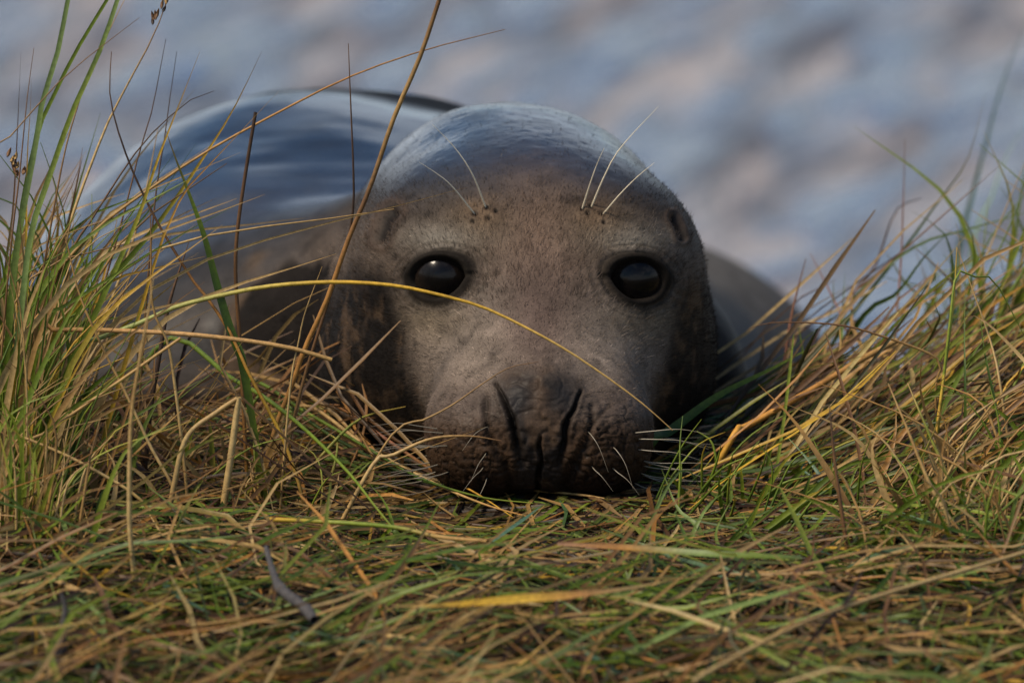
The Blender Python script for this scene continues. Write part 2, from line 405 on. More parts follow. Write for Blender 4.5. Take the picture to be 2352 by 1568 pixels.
# ---- coat colour
def c3(r, g, b): return np.array([r, g, b])
n1 = fbm(BASE, 14, 3, 41); n2 = fbm(BASE, 45, 3, 43); n3 = fbm(BASE, 120, 2, 45); nA = fbm(BASE * [1, .6, 1], 22, 4, 47)
C = np.tile(c3(.150, .128, .112), (len(SV), 1))
def paint(col, m): 
    global C
    C = lerp(C, np.asarray(col), np.clip(m, 0, 1)[:, None])
head = sstep(.42, .30, BASE[:, 1])
crown = sstep(545, 290, PY + 30 * n1) * head
paint((.074, .068, .066), sstep(600, 430, PY + 40 * n1) * head)
paint((.030, .034, .043), crown)  # dark crown, some of its blue sky sheen put into the colour
paint((.205, .160, .132), np.exp(-(((PX - 1236) / 120) ** 2 + ((PY - 560) / 170) ** 2)) * head)                   # warm strip between the eyes
for ex in (1090, 1385): paint((.20, .165, .125), .8 * np.exp(-(((PX - ex) / 80) ** 2 + ((PY - 520) / 60) ** 2)) * head)
paint((.285, .255, .23), .95 * np.exp(-(((np.abs(PX - 1236) - 150) / 150) ** 2 + ((PY - 790) / 110) ** 2)) * (BASE[:, 1] < .26))
paint((.165, .132, .122), .85 * np.exp(-(((PX - 1236) / 85) ** 2 + ((PY - 720) / 130) ** 2)) * (BASE[:, 1] < .26))
for ex, ey, sgn in EYES:
    paint((.235, .228, .21), .85 * np.exp(-(((PX - ex) / 100) ** 2 + ((PY - ey + 88) / 34) ** 2)) * face)            # cool sheen on the brow, painted into the coat
    paint((.24, .21, .165), .7 * np.exp(-(((PX - ex + sgn * 20) / 90) ** 2 + ((PY - ey - 95) / 50) ** 2)) * face)
# dark mottled sides of the face
thr = np.interp(PY, [560, 640, 700, 800, 880, 960, 1100], [380, 355, 328, 310, 284, 264, 252])
side = sstep(-35, 35, np.abs(PX - 1236) - thr + 55 * n1 + 25 * n2) * head * sstep(590, 700, PY + 60 * n1) * sstep(.055, .09, BASE[:, 1])
paint((.024, .021, .019), side * .95)
paint((.15, .110, .075), sstep(.02, .45, .7 * n2 + .3 * nA + .55 * n3) * side * .7)
paint((.014, .012, .012), sstep(.1, .5, nA + .4 * n3) * side * .8)
# muzzle and nose
mz = sstep(.085, .05, BASE[:, 1] + .012 * n1) * (BASE[:, 1] < .12)
paint((.096, .064, .041), mz * sstep(930, 1010, PY + 40 * n1) * .95)
paint((.19, .16, .145), mz * np.exp(-(((np.abs(PX - 1236) - 170) / 90) ** 2 + ((PY - 930) / 45) ** 2)) * .8)
paint((.058, .037, .024), mz * sstep(1040, 1120, PY + 20 * n2))  # wet brown, with the shade low on the muzzle painted in
nm = np.exp(-((np.abs(PX - 1238) / np.interp(PY, [820, 900, 1000, 1060, 1150], [95, 95, 66, 52, 60])) ** 6)) * sstep(810, 890, PY + 30 * n2) * (BASE[:, 1] < .08)
paint((.062, .056, .054), nm * .88)
paint((.135, .098, .070), nm * sstep(.05, .35, n2 + .25 * np.exp(-((PX - 1240) / 22.) ** 2) + .3 * sstep(890, 840, PY)) * .8)
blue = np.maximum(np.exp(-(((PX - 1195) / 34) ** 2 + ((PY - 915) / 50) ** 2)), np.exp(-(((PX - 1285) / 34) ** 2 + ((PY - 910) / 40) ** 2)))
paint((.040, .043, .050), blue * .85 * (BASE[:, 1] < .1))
for g in (slitL, slitR): paint((.008, .007, .007), g ** .6)
paint((.012, .010, .009), phil ** .7 * .9); paint((.03, .024, .02), np.maximum(foldL, foldR) * .75); paint((.05, .038, .03), creases * .6)
paint((.035, .028, .024), (1 - sstep(0, .22, nw)) * pad_w * .7)
for ex in (1108, 1365): paint((.19, .145, .105), .75 * np.exp(-(((PX - ex) / 42) ** 2 + ((PY - 492) / 34) ** 2)) * face)
paint((.010, .008, .007), np.clip(pits * 1.2, 0, .97))
# eye rims
paint((.012, .0125, .014), sstep(1.40, 1.16, rho_all + .06 * n2 - .14 * up_all)); paint((.014, .014, .016), canth * .95)
paint((.055, .05, .045), .7 * sstep(2.0, 1.2, rho_all + .12 * n2))
paint((.05, .048, .045), .6 * np.exp(-((rho_all - 1.47) / .06) ** 2)); paint((.07, .065, .055), .5 * np.exp(-((rho_all - 1.9) / .05) ** 2))
paint((.016, .012, .010), np.clip(ears * 1.3, 0, .95)); paint((.095, .070, .054), ear_ridge * .6)
# neck and body pattern
nk = sstep(.34, .42, BASE[:, 1]) * sstep(.62, .5, BASE[:, 1] + .0 * n1)
paint((.055, .055, .058), sstep(.33, .43, BASE[:, 1]))
patch = 1.15 * np.exp(-(((PX - 690) / 135) ** 2 + ((PY - 740) / 130) ** 2) * 1.0) + .55 * n1
tanp = np.exp(-(((PX - 590) / 120) ** 2 + ((PY - 770) / 160) ** 2) * .8) + .5 * fbm(BASE, 18, 3, 53)
paint((.20, .155, .115), sstep(.42, .62, tanp) * sstep(.30, .36, BASE[:, 1]) * (PX < 860) * sstep(540, 620, PY + 50 * n1))
paint((.034, .031, .030), sstep(.36, .56, patch + .35 * n2 + .2 * nA) * sstep(.28, .33, BASE[:, 1]) * (PX < 860))
paint((.03, .03, .032), sstep(.18, .36, fbm(BASE, 24, 3, 57)) * sstep(.33, .4, BASE[:, 1]) * sstep(640, 760, PY) * .9)
paint((.026, .031, .040), sstep(.50, .60, BASE[:, 1]) * .95)
paint((.018, .022, .030), sstep(.1, .4, fbm(BASE * [1, 1, 1.8], 14, 3, 61)) * sstep(.56, .66, BASE[:, 1]) * .8)
paint((.185, .185, .185), sstep(.9, 1.2, BASE[:, 1]) * .9)
C *= (1 + .26 * n3 + .16 * n2 - .22 * sstep(.35, .6, fbm(BASE, 95, 2, 81)) + .25 * sstep(.4, .7, fbm(BASE, 70, 2, 83)))[:, None]
C = .064 * (np.maximum(C, .002) / .15) ** 1.3 * np.array([1.07, 1.0, .93])
# wetness mask: crown, neck and back are wet and sleek, the face is drier
wet = np.maximum(crown * .92, sstep(.36, .5, BASE[:, 1])) * (1 - .93 * sstep(.70, .765, BASE[:, 1] + .012 * n1))
wet = np.maximum(wet, .14 * nm); wet = wet * sstep(1.3, 1.6, rho_all); wet = np.maximum(wet, .17 * head * sstep(1.3, 1.6, rho_all))
wet = np.maximum(wet, .55 * sstep(-.11, -.17, BASE[:, 0]) * sstep(.78, .70, BASE[:, 1]))
mott = np.maximum(sstep(.36, .56, patch + .35 * n2 + .2 * nA), sstep(.42, .62, tanp)) * sstep(.28, .33, BASE[:, 1]) * sstep(.62, .54, BASE[:, 1]) * (PX < 860)
wet = wet * (1 - .85 * mott)
wet *= 1 - .5 * sstep(-.11, -.17, BASE[:, 0]) * sstep(.54, .44, BASE[:, 1])
wet = np.clip(wet * (1 + .25 * n2) * (1 - .7 * sstep(.03, .07, BASE[:, 0]) * sstep(.30, .36, BASE[:, 1])), 0, 1)
# fur lies away from the nose
flow = BASE - np.array([.0168, -.02, .055]); flow -= SN * (flow * SN).sum(1)[:, None]; flow /= np.linalg.norm(flow, axis=1)[:, None] + 1e-9

def mat_seal():
    t = NT('seal_coat')
    ca = t.n('ShaderNodeVertexColor', layer_name='coat'); wa = t.n('ShaderNodeVertexColor', layer_name='wet')
    c = t.coord()
    f1 = t.noise(900, 3, .6, c); f2 = t.noise(260, 3, .6, c)
    col = t.mix(.55, ca.outputs[0], t.mix(1.0, ca.outputs[0], t.ramp(f1.outputs[0], [(.3, (.45, .45, .47)), (.7, (1.5, 1.47, 1.42))]), 'MULTIPLY'))
    t.l(col, t.b.inputs['Base Color'])
    sep = t.n('ShaderNodeSeparateColor'); t.l(wa.outputs[0], sep.inputs[0]); wv = sep.outputs[0]
    t.l(t.math('MULTIPLY_ADD', wv, -.35, .78), t.b.inputs['Roughness'])
    t.l(t.math('MAXIMUM', t.math('MULTIPLY_ADD', wv, 1.1, -.12), 0.0), t.b.inputs['Coat Weight'])
    t.l(t.math('MULTIPLY_ADD', wv, -.21, .42), t.b.inputs['Coat Roughness'])
    t.l(t.math('MULTIPLY_ADD', wv, .35, .03), t.b.inputs['Specular IOR Level'])
    t.l(t.math('MULTIPLY_ADD', wv, .85, 1.30), t.b.inputs['Coat IOR'])
    t.b.inputs['Sheen Weight'].default_value = .0; t.b.inputs['Sheen Roughness'].default_value = .4
    b1 = t.bump(f1.outputs[0], .25, .0006); b2 = t.bump(f2.outputs[0], .25, .0010, b1)
    t.l(b2, t.b.inputs['Normal']); t.l(t.bump(f2.outputs[0], .18, .0008), t.b.inputs['Coat Normal'])
    return t.m
seal = tag(empty('seal', (0, .3, 0)), 'wet grey seal lying with its chin on the grass, facing the camera', 'seal')
def to_seal(o): o.parent = seal; o.matrix_parent_inverse = mathutils.Matrix.Translation((0, -.3, 0)); return o
MSEAL = mat_seal()
body = to_seal(mesh_np('body', SV, SF, {'coat': C, 'wet': np.repeat(wet[:, None], 3, 1)}, MSEAL))
# eyes
def mat_eye():
    t = NT('eye'); c = t.coord()
    gr = t.n('ShaderNodeTexGradient', gradient_type='SPHERICAL')
    sx = t.n('ShaderNodeSeparateXYZ'); t.l(c, sx.inputs[0])
    nz = t.noise(420, 3, .6, c)
    t.l(t.mix(t.ramp(sx.outputs[2], [(.0180, (0, 0, 0)), (.0215, (1, 1, 1))]), t.ramp(nz.outputs[0], [(.3, (.010, .007, .005)), (.7, (.024, .016, .012))]), (.004, .0035, .0035, 1)), t.b.inputs['Base Color'])
    t.b.inputs['Roughness'].default_value = .25; t.b.inputs['Specular IOR Level'].default_value = .1; t.b.inputs['Coat Weight'].default_value = .3; t.b.inputs['Coat Roughness'].default_value = .04; t.b.inputs['Coat IOR'].default_value = 1.38
    return t.m
MEYE = mat_eye()
def uv_sphere(r, nu=48, nv=32):
    V = [(0, 0, r)]
    for j in range(1, nv):
        for i in range(nu):
            a, b = math.pi * j / nv, 2 * math.pi * i / nu; bul = r * (1 + .05 * max(0, math.cos(a)) ** 10)
            V.append((bul * math.sin(a) * math.cos(b), bul * math.sin(a) * math.sin(b), bul * math.cos(a)))
    V[0] = (0, 0, r * 1.05); V.append((0, 0, -r)); F = []
    for j in range(nv - 2):
        for i in range(nu):
            a = 1 + j * nu + i; b = 1 + j * nu + (i + 1) % nu; F.append((a, a + nu, b + nu, b))
    me = bpy.data.meshes.new('eye')
    for i in range(nu): F.append((0, 1 + i, 1 + (i + 1) % nu)); e = 1 + (nv - 2) * nu; F.append((e + (i + 1) % nu, e + i, len(V) - 1))
    me.from_pydata(V, [], F); me.polygons.foreach_set('use_smooth', [True] * len(me.polygons)); me.materials.append(MEYE); return me
eme = uv_sphere(.0235)
for (c, dr) in eyes_c:
    o = bpy.data.objects.new('eye', eme); COL.objects.link(o); o.location = c
    o.rotation_euler = mathutils.Vector(dr).to_track_quat('Z', 'Y').to_euler(); to_seal(o); o['label'] = 'large glossy dark brown eye'

# ------------------------------------------------------------------ blades, stems and whiskers
def catmull(P, n):
    P = np.asarray(P, float)
    if len(P) == 2: P = np.array([P[0], (P[0] + P[1]) / 2, P[1]])
    Q = np.vstack([2 * P[0] - P[1], P, 2 * P[-1] - P[-2]])
    L = np.r_[0, np.cumsum(np.linalg.norm(np.diff(P, axis=0), axis=1))]; out = []
    for s_ in np.linspace(0, L[-1], n):
        k = min(np.searchsorted(L, s_, 'right') - 1, len(P) - 2); t = (s_ - L[k]) / max(L[k + 1] - L[k], 1e-9)
        p0, p1, p2, p3 = Q[k:k + 4]
        out.append(.5 * (2 * p1 + (p2 - p0) * t + (2 * p0 - 5 * p1 + 4 * p2 - p3) * t ** 2 + (3 * p1 - p0 - 3 * p2 + p3) * t ** 3))
    return np.array(out)
def tangents(C_):
    T = np.empty_like(C_); T[..., 1:-1, :] = C_[..., 2:, :] - C_[..., :-2, :]; T[..., 0, :] = C_[..., 1, :] - C_[..., 0, :]; T[..., -1, :] = C_[..., -1, :] - C_[..., -2, :]
    return T / (np.linalg.norm(T, axis=-1, keepdims=True) + 1e-12)
def ribbons(Cl, W, Fn, fold=.35):
    """N centre lines (N,K,3), half widths (N,K), facing normals (N,3): folded leaf ribbons"""
    N, K, _ = Cl.shape; T = tangents(Cl); Sd = np.cross(T, Fn[:, None, :]); Sd /= np.linalg.norm(Sd, axis=-1, keepdims=True) + 1e-9
    Nn = np.cross(Sd, T)
    V = np.stack([Cl - Sd * W[..., None], Cl + Nn * (W * fold)[..., None] * -1, Cl + Sd * W[..., None]], 2)   # N,K,3,3
    b = (np.arange(N)[:, None, None] * K * 3 + np.arange(K - 1)[None, :, None] * 3 + np.arange(2)[None, None, :])
    F = np.stack([b, b + 1, b + 4, b + 3], -1).reshape(-1, 4)
    return V.reshape(-1, 3), F
def tube(Cl, W, sides=6):
    K = len(Cl); T = tangents(Cl[None])[0]; ref = np.array([.13, -.95, .28]); A_ = np.cross(T, ref); A_ /= np.linalg.norm(A_, axis=1)[:, None] + 1e-9; B_ = np.cross(T, A_)
    an = np.arange(sides) / sides * 2 * np.pi
    V = (Cl[:, None] + (A_[:, None] * np.cos(an)[None, :, None] + B_[:, None] * np.sin(an)[None, :, None]) * W[:, None, None]).reshape(-1, 3)
    F = []
    for k in range(K - 1):
        for s_ in range(sides): F.append((k * sides + s_, k * sides + (s_ + 1) % sides, (k + 1) * sides + (s_ + 1) % sides, (k + 1) * sides + s_))
    return V, np.array(F)
def mat_blade(name, trans, rough=.5):
    t = NT(name); ca = t.n('ShaderNodeVertexColor', layer_name='tint'); c = t.coord()
    n = t.noise(320, 4, .65, c)
    col = t.mix(.6, ca.outputs[0], t.mix(1, ca.outputs[0], t.ramp(n.outputs[0], [(.3, (.5, .45, .38)), (.7, (1.4, 1.35, 1.3))]), 'MULTIPLY'))
    t.l(col, t.b.inputs['Base Color']); t.b.inputs['Roughness'].default_value = rough
    t.b.inputs['Specular IOR Level'].default_value = .35
    tr = t.n('ShaderNodeBsdfTranslucent'); t.l(col, tr.inputs[0]); mx = t.n('ShaderNodeMixShader'); mx.inputs[0].default_value = trans
    t.l(t.b.outputs[0], mx.inputs[1]); t.l(tr.outputs[0], mx.inputs[2]); t.l(mx.outputs[0], t.out.inputs[0]); return t.m
MLEAF = mat_blade('grass_leaf', .28); MSTEM = mat_blade('grass_stalk', .06, .55)
TAN, STRAW, ORANGE, BROWN, DBROWN = (.40, .25, .085), (.52, .375, .16), (.54, .245, .042), (.15, .074, .027), (.034, .018, .010)
GREEN, DGREEN, PGREEN, YEL, TEAL, LIME, RED = (.125, .19, .012), (.05, .10, .010), (.20, .29, .085), (.60, .37, .035), (.09, .19, .13), (.21, .27, .028), (.30, .13, .08)
TAN, STRAW, ORANGE, BROWN, DBROWN, GREEN, DGREEN, PGREEN, YEL, TEAL, LIME, RED = [tuple(.76 * v for v in c_) for c_ in (TAN, STRAW, (.44, .21, .045), BROWN, DBROWN, GREEN, DGREEN, PGREEN, YEL, TEAL, LIME, RED)]
def cgrad(cols, K, jit=.08):
    cols = np.array(cols, float); x = np.linspace(0, 1, len(cols)); t = np.linspace(0, 1, K)
    g = np.stack([np.interp(t, x, cols[:, k]) for k in range(3)], 1); return g * (1 + rng.uniform(-jit, jit)) 
def strand(name, world_pts, width, cols, kind='leaf', n=18, tip=True, parent=None, root=True, prof=None, face_n=None):
    Cl = catmull(world_pts, n); s_ = np.linspace(0, 1, n); hw = width * .5
    if prof is not None: W = hw * np.interp(s_, np.linspace(0, 1, len(prof)), prof)
    elif kind == 'leaf': W = hw * 1.35 * np.minimum(.55 + 1.6 * s_, 1) * (np.clip((1 - s_) / .75, 0.03, 1) if tip else 1)
    else: W = hw * 1.15 * (1 - (.8 if tip else .12) * s_ ** 2.2)
    cg = cgrad(cols, n)
    cg = cg * (1 + .12 * np.sin(s_ * 40 + rng.uniform(0, 6)) * rng.random(n))[:, None]
    if kind == 'leaf':
        fn = np.array([rng.uniform(-.5, .5), -1, rng.uniform(-.2, .6)]) if face_n is None else np.array(face_n, float)
        V, F = ribbons(Cl[None], W[None], fn[None] / np.linalg.norm(fn)); c = np.repeat(cg, 3, 0)
    else:
        V, F = tube(Cl, W); c = np.repeat(cg, 6, 0)
    return mesh_np(name, V, F, {'tint': c}, MLEAF if kind == 'leaf' else MSTEM, parent=parent)
def gdepth(X, Y):
    """depth at which the ground is seen at a reference position"""
    lo, hi = -1.6, .6
    for _ in range(40):
        m = (lo + hi) / 2; p = at(X, Y, m)
        if p[2] > gz(p[0], m): lo = m
        else: hi = m
    return lo
def pts_on(px, y0, y1, root=True, lie=None):
    """reference positions at depths from y0 (base) to y1 (tip); the base is carried down into the ground; lie: resting on the litter, lifted so much"""
    n = len(px)
    if lie is not None:
        P = np.array([at(a, b + lie / S, gdepth(a, b + lie / S)) for a, b in px]); P[:, 2] += lie; return P
    if y0 is None: d = y1 or 0; y0 = gdepth(*px[0]) + .004; y1 = y0 + d
    P = np.array([at(a, b, lerp(y0, y1, k / (n - 1))) for k, (a, b) in enumerate(px)])
    g = gz(P[:, 0], P[:, 1]); P[:, 2] = np.maximum(P[:, 2], g + .001)
    if root:
        p = P[0].copy(); h = p[2] - float(g[0])
        if h > .004:
            d = P[0] - P[1]; d /= np.linalg.norm(d) + 1e-9
            dx = np.clip(d[0] / max(-d[2], .5), -.8, .8)
            P = np.vstack([[p[0] + dx * h * .8, p[1], float(g[0]) - .006], P])
    return P
print('seal done', round(time.time() - T0, 1))

# whiskers
def mat_whisker(name, c):
    t = NT(name); t.b.inputs['Base Color'].default_value = (*c, 1); t.b.inputs['Roughness'].default_value = .35; return t.m
MWH = mat_whisker('whisker', (.22, .19, .14)); MBW = mat_whisker('pale_whisker', (.72, .63, .46))
def surf_point(X, Y):
    m = face; k = np.flatnonzero(m)[np.argmin((PX[m] - X) ** 2 + (PY[m] - Y) ** 2)]; return SV[k], SN[k]
def whisker(P, r, name='whisker'):
    Cl = catmull(P, 12); V, F = tube(Cl, r * (1 - .85 * np.linspace(0, 1, 12)), 5)
    o = to_seal(mesh_np(name, V, F, None, MWH if name == 'whisker' else MBW)); return o
for pts in ([(1117, 474), (1085, 400), (1045, 340), (992, 285)], [(1092, 490), (1040, 430), (1005, 400), (962, 372)],
            [(1338, 478), (1356, 420), (1372, 375), (1388, 340)], [(1357, 472), (1388, 405), (1425, 340), (1512, 245)], [(1384, 488), (1425, 445), (1465, 405), (1503, 374)]):
    p0, nn = surf_point(*pts[0]); n = len(pts)
    P = [p0 - nn * .002] + [at(a, b, p0[1] - .012 - .02 * k / n) for k, (a, b) in enumerate(pts[1:])]
    whisker(P, .00064, 'brow_whisker')
wh_root += [(1236 + sg * random.uniform(228, 258), 985 + k * 13 + random.uniform(-5, 5), sg) for sg in (-1, 1) for k in range(10)]
for (a, b, sgn) in wh_root:
    if abs(a - 1236) > 205: L, dn, q_ = random.uniform(120, 190), random.uniform(-.05, .35), 1
    elif random.random() < .35: L, dn, q_ = random.uniform(60, 120), random.uniform(.8, 2.2), .8
    else: continue
    p0, nn = surf_point(a, b); dx = L * sgn / math.hypot(1, dn); dy = L * dn / math.hypot(1, dn)
    e_ = at(a + dx, b + dy, p0[1] - .012); mid_ = p0 * .5 + e_ * .5 + nn * (L * S * .13) + np.array([0, 0, .002]); e_[2] = max(e_[2], .003)
    P = [p0 - nn * .002, p0 * .72 + mid_ * .28 + nn * (L * S * .05), mid_, e_]
    whisker(P, .00042 * q_)

# short fur over the face and neck, lying away from the nose
NF = 64000
fv = np.flatnonzero((BASE[:, 1] < .36) & (facing > -.05) & (pit_zone < .5) & (rho_all > 1.42) & (ears < .4) & (nm < .5) & (BASE[:, 2] > .004))
fw = 1 - .82 * sstep(.25, .7, crown[fv]); pick = rng.choice(fv, NF, replace=True, p=fw / fw.sum())
fl = flow[pick] + .28 * rng.normal(size=(NF, 3)) * [1, .6, 1]; fn_ = SN[pick]
ln = rng.uniform(.0026, .0056, NF) * np.where(BASE[pick, 1] < .07, .55, 1) * (1 - .55 * crown[pick])
jit = rng.normal(size=(NF, 3)) * .0005
p0 = SV[pick] + jit - fn_ * .0003
Cl = np.stack([p0, p0 + fl * (ln * .5)[:, None] + fn_ * (ln * .10)[:, None], p0 + fl * ln[:, None] + fn_ * (ln * .06)[:, None]], 1)
Wf = np.stack([np.full(NF, .00016), np.full(NF, .00012), np.full(NF, .00001)], 1)
V, F = ribbons(Cl, Wf, fn_, .0)
fc = np.repeat(C[pick] * np.exp(rng.normal(.0, .36, NF))[:, None], 9, 0)
fur = to_seal(mesh_np('fur', V, F, {'coat': fc, 'wet': np.repeat(np.clip(wet[pick] * .45, 0, 1), 9)[:, None].repeat(3, 1)}, MSEAL)); fur['kind'] = 'stuff'

# ------------------------------------------------------------------ tall stems one can point at
U = S
def stem_thing(px, y0, y1, wpx, cols, label, kind='stem', **kw):
    """px from base to tip"""
    o = strand('dry_straw' if kind == 'stem' else 'broad_grass', pts_on(px, y0, y1, lie=kw.pop('lie', None)), wpx * U, cols, kind, n=kw.pop('n', 26), **kw)
    return tag(o, label, 'grass', 'single grass stems and blades around the seal')
stem_thing([(150, 815), (202, 787), (330, 738), (400, 706), (500, 680), (600, 660), (700, 650), (800, 648), (900, 655), (980, 670), (1100, 702), (1200, 748), (1300, 803), (1400, 870), (1480, 930), (1545, 988)], -.02, -.045, 10.5,
           [DGREEN, GREEN, (.2, .25, .08), (.3, .28, .07), YEL, YEL, (.45, .30, .09), TAN], 'long arched grass blade, green turning golden, crossing under the seal\'s eye', n=44)
stem_thing([(640, 960), (665, 900), (700, 800), (750, 690), (800, 550), (850, 430), (905, 270), (965, 130), (1012, -10)], .03, .02, 10, [TAN, ORANGE, ORANGE, BROWN, TAN, BROWN], 'tall orange-tan stem leaning past the side of the seal\'s head to the top edge', tip=False)
stem_thing([(690, 900), (745, 720), (795, 565), (811, 480), (812, 400), (806, 250), (800, 100)], .036, .03, 7, [TAN, BROWN, DBROWN, BROWN], 'upright thin dark brown stem in front of the seal\'s back, beside its head')
stem_thing([(20, 760), (60, 720), (150, 600), (240, 510), (350, 430), (480, 345), (640, 258), (800, 178), (970, 117), (1160, 68)], .06, .05, 7, [STRAW, TAN, TAN, ORANGE, BROWN], 'very long tan stem curving up across the seal\'s back')
stem_thing([(552, 800), (548, 741), (541, 627), (545, 533), (562, 410), (587, 258)], .02, .02, 8, [ORANGE, BROWN, BROWN, DBROWN], 'straight dark brown stalk with a blunt tip before the seal\'s flank', tip=False)
stem_thing([(690, 1122), (647, 1000), (571, 856), (529, 764), (476, 684), (443, 643), (361, 509), (295, 369), (254, 230), (256, 119)], -.01, .03, 7.5, [TAN, YEL, ORANGE, BROWN, DBROWN, BROWN], 'long brown stem bending left then upright, from the straw beside the muzzle')
stem_thing([(560, 850), (552, 814), (529, 757), (500, 660), (470, 545), (440, 460), (400, 355), (381, 300)], .0, .01, 21, [LIME, GREEN, DGREEN, DGREEN, GREEN, BROWN], 'broad dark green blade leaning left in front of the seal\'s flank', kind='leaf', prof=[.4, .6, .9, 1, .9, .6, .3, .05], face_n=(.3, -1, .1))
stem_thing([(335, 1058), (347, 932), (366, 818), (389, 696), (434, 555)], .05, .06, 11, [DBROWN, DBROWN, (.05, .03, .02), BROWN], 'dark brown upright dead blade against the seal\'s pale flank', prof=[.7, 1, 1, .8, .1])
stem_thing([(60, 760), (107, 757), (267, 759), (457, 770), (648, 795), (762, 826)], -.03, -.02, 10, [ORANGE, ORANGE, (.5, .3, .12), TAN], 'nearly level orange straw ending beside the seal\'s dark cheek', tip=False)
stem_thing([(315, 1396), (300, 1240), (297, 1148), (301, 970), (316, 856), (343, 703), (352, 640)], None, -.01, 10, [STRAW, STRAW, TAN, STRAW], 'blurred pale straw stem standing close to the camera, in front of the left tuft')
stem_thing([(660, 960), (672, 850), (685, 790), (700, 720), (740, 612)], -.02, -.02, 5, [TAN, STRAW, TAN], 'thin pale grass tip rising beside the tall orange stem')
stem_thing([(60, 1020), (88, 1004), (259, 886), (415, 776)], -.08, -.08, 7, [BROWN, TAN, TAN], 'straight tan straw slanting up to the right across the left tuft', tip=False)
stem_thing([(396, 1115), (347, 1027), (290, 905), (236, 799), (183, 677), (152, 551), (130, 480)], -.05, -.03, 7, [TAN, STRAW, TAN, TAN, BROWN], 'tan straw leaning left, its foot in the litter below the flank')
stem_thing([(425, 1080), (403, 894), (385, 787), (351, 703), (347, 551), (344, 470)], -.03, -.03, 7, [TAN, STRAW, TAN, BROWN], 'slender tan stem standing nearly upright before the pale flank')
stem_thing([(330, 1155), (200, 1070), (84, 1016), (40, 1000)], -.1, -.09, 7, [YEL, STRAW, TAN], 'yellowish straw lying aslant at the foot of the left tuft', tip=False)
stem_thing([(515, 1150), (530, 1050), (548, 912)], -.05, -.05, 14, [TAN, STRAW, STRAW], 'short thick broken straw standing upright below the seal\'s neck', tip=False)
stem_thing([(400, 1112), (430, 1003), (500, 945), (545, 915)], -.055, -.05, 11, [TAN, STRAW, TAN], 'bent straw leaning against the broken upright one', tip=False)
stem_thing([(381, 780), (529, 867), (609, 913), (700, 985), (800, 1084), (860, 1160), (905, 1215)], .18, -.2, 11, [DGREEN, GREEN, GREEN, LIME], 'long green blade sloping down to the right, in front of the seal\'s neck', n=24)
stem_thing([(620, 1194), (760, 1200), (905, 1212), (1010, 1235), (1120, 1245)], 0, 0, 9, [YEL, LIME, GREEN, TAN, TAN], 'yellow-green jointed runner lying on the straw below the muzzle', tip=False, lie=.04)
stem_thing([(900, 999), (978, 962), (1040, 929), (1110, 880), (1170, 844), (1237, 831)], -.035, -.04, 5, [TAN, TAN, BROWN], 'fine tan stem reaching over the seal\'s nose')
stem_thing([(860, 1062), (900, 1046), (988, 1008), (1076, 1001), (1152, 1012)], -.04, -.045, 9, [TAN, STRAW, TAN, BROWN], 'tapering straw curling onto the seal\'s muzzle beside the nostril')
for k, (px, cl, lab) in enumerate([
        ([(760, 930), (860, 990), (929, 1037), (1010, 1090), (1090, 1130), (1178, 1187)], [ORANGE, RED, ORANGE, YEL], 'reddish orange straw sweeping down under the whiskers'),
        ([(560, 872), (700, 945), (830, 1020), (960, 1095), (1100, 1140), (1225, 1155)], [DGREEN, GREEN, DGREEN, LIME], 'dark green blade bent round beneath the seal\'s muzzle'),
        ([(640, 900), (780, 990), (900, 1060), (1050, 1130), (1200, 1178), (1380, 1195), (1560, 1188), (1660, 1165)], [TAN, ORANGE, STRAW, TAN, STRAW], 'long straw bowed under the seal\'s chin from side to side'),
        ([(600, 905), (760, 1000), (920, 1085), (1080, 1145), (1260, 1198), (1450, 1200), (1600, 1180)], [GREEN, DGREEN, DGREEN, GREEN, TAN], 'long green blade bowed under the seal\'s chin in front of the straw'),
        ([(700, 930), (850, 1030), (1000, 1110), (1120, 1160), (1230, 1190)], [TAN, STRAW, ORANGE], 'golden straw crossing the green blade below the muzzle')]):
    stem_thing(px, .20 - .01 * k, -.06 - .012 * k, 8, cl, lab, n=26)
# right-hand side
stem_thing([(1500, 1010), (1540, 988), (1648, 909), (1771, 847), (1880, 788)], .08, .2, 20, [GREEN, DGREEN, GREEN, LIME], 'broad green blade rising to the right from the seal\'s chin', kind='leaf', face_n=(0, -1, .5))
stem_thing([(1690, 992), (1714, 979), (1853, 901), (1976, 827), (2060, 782)], .10, .16, 13, [YEL, (.55, .27, .05), ORANGE, TAN], 'bright orange straw rising to the right in the right tuft', tip=False)
stem_thing([(2150, 960), (2150, 880), (2153, 823), (2017, 769), (1915, 745), (1771, 741), (1718, 757)], .1, .08, 6, [BROWN, TAN, BROWN, BROWN], 'thin brown stem arching left out of the right tuft towards the seal')
stem_thing([(1790, 960), (1804, 819), (1820, 716), (1851, 593)], .3, .32, 7, [BROWN, RED, BROWN], 'reddish brown upright stem beside the grey hind body')
stem_thing([(1975, 850), (1939, 745), (1919, 696), (1861, 581)], .38, .42, 6, [TAN, RED, RED], 'pinkish dry stem leaning left over the water')
stem_thing([(1946, 1345), (1946, 1265), (1921, 1090), (1908, 965), (1905, 930)], None, .02, 9, [ORANGE, BROWN, BROWN, DBROWN], 'dark brown dead stem standing in the straw right of the muzzle')
stem_thing([(2290, 1320), (2266, 1295), (2156, 1150), (2076, 965), (2040, 880)], None, .05, 9, [TAN, STRAW, TAN, TAN], 'long tan straw leaning left in the right-hand litter')
stem_thing([(2250, 1260), (2226, 1205), (2121, 965), (2085, 880)], None, .05, 9, [TAN, TAN, LIME, TAN], 'tan and green straw leaning left beside its longer neighbour')
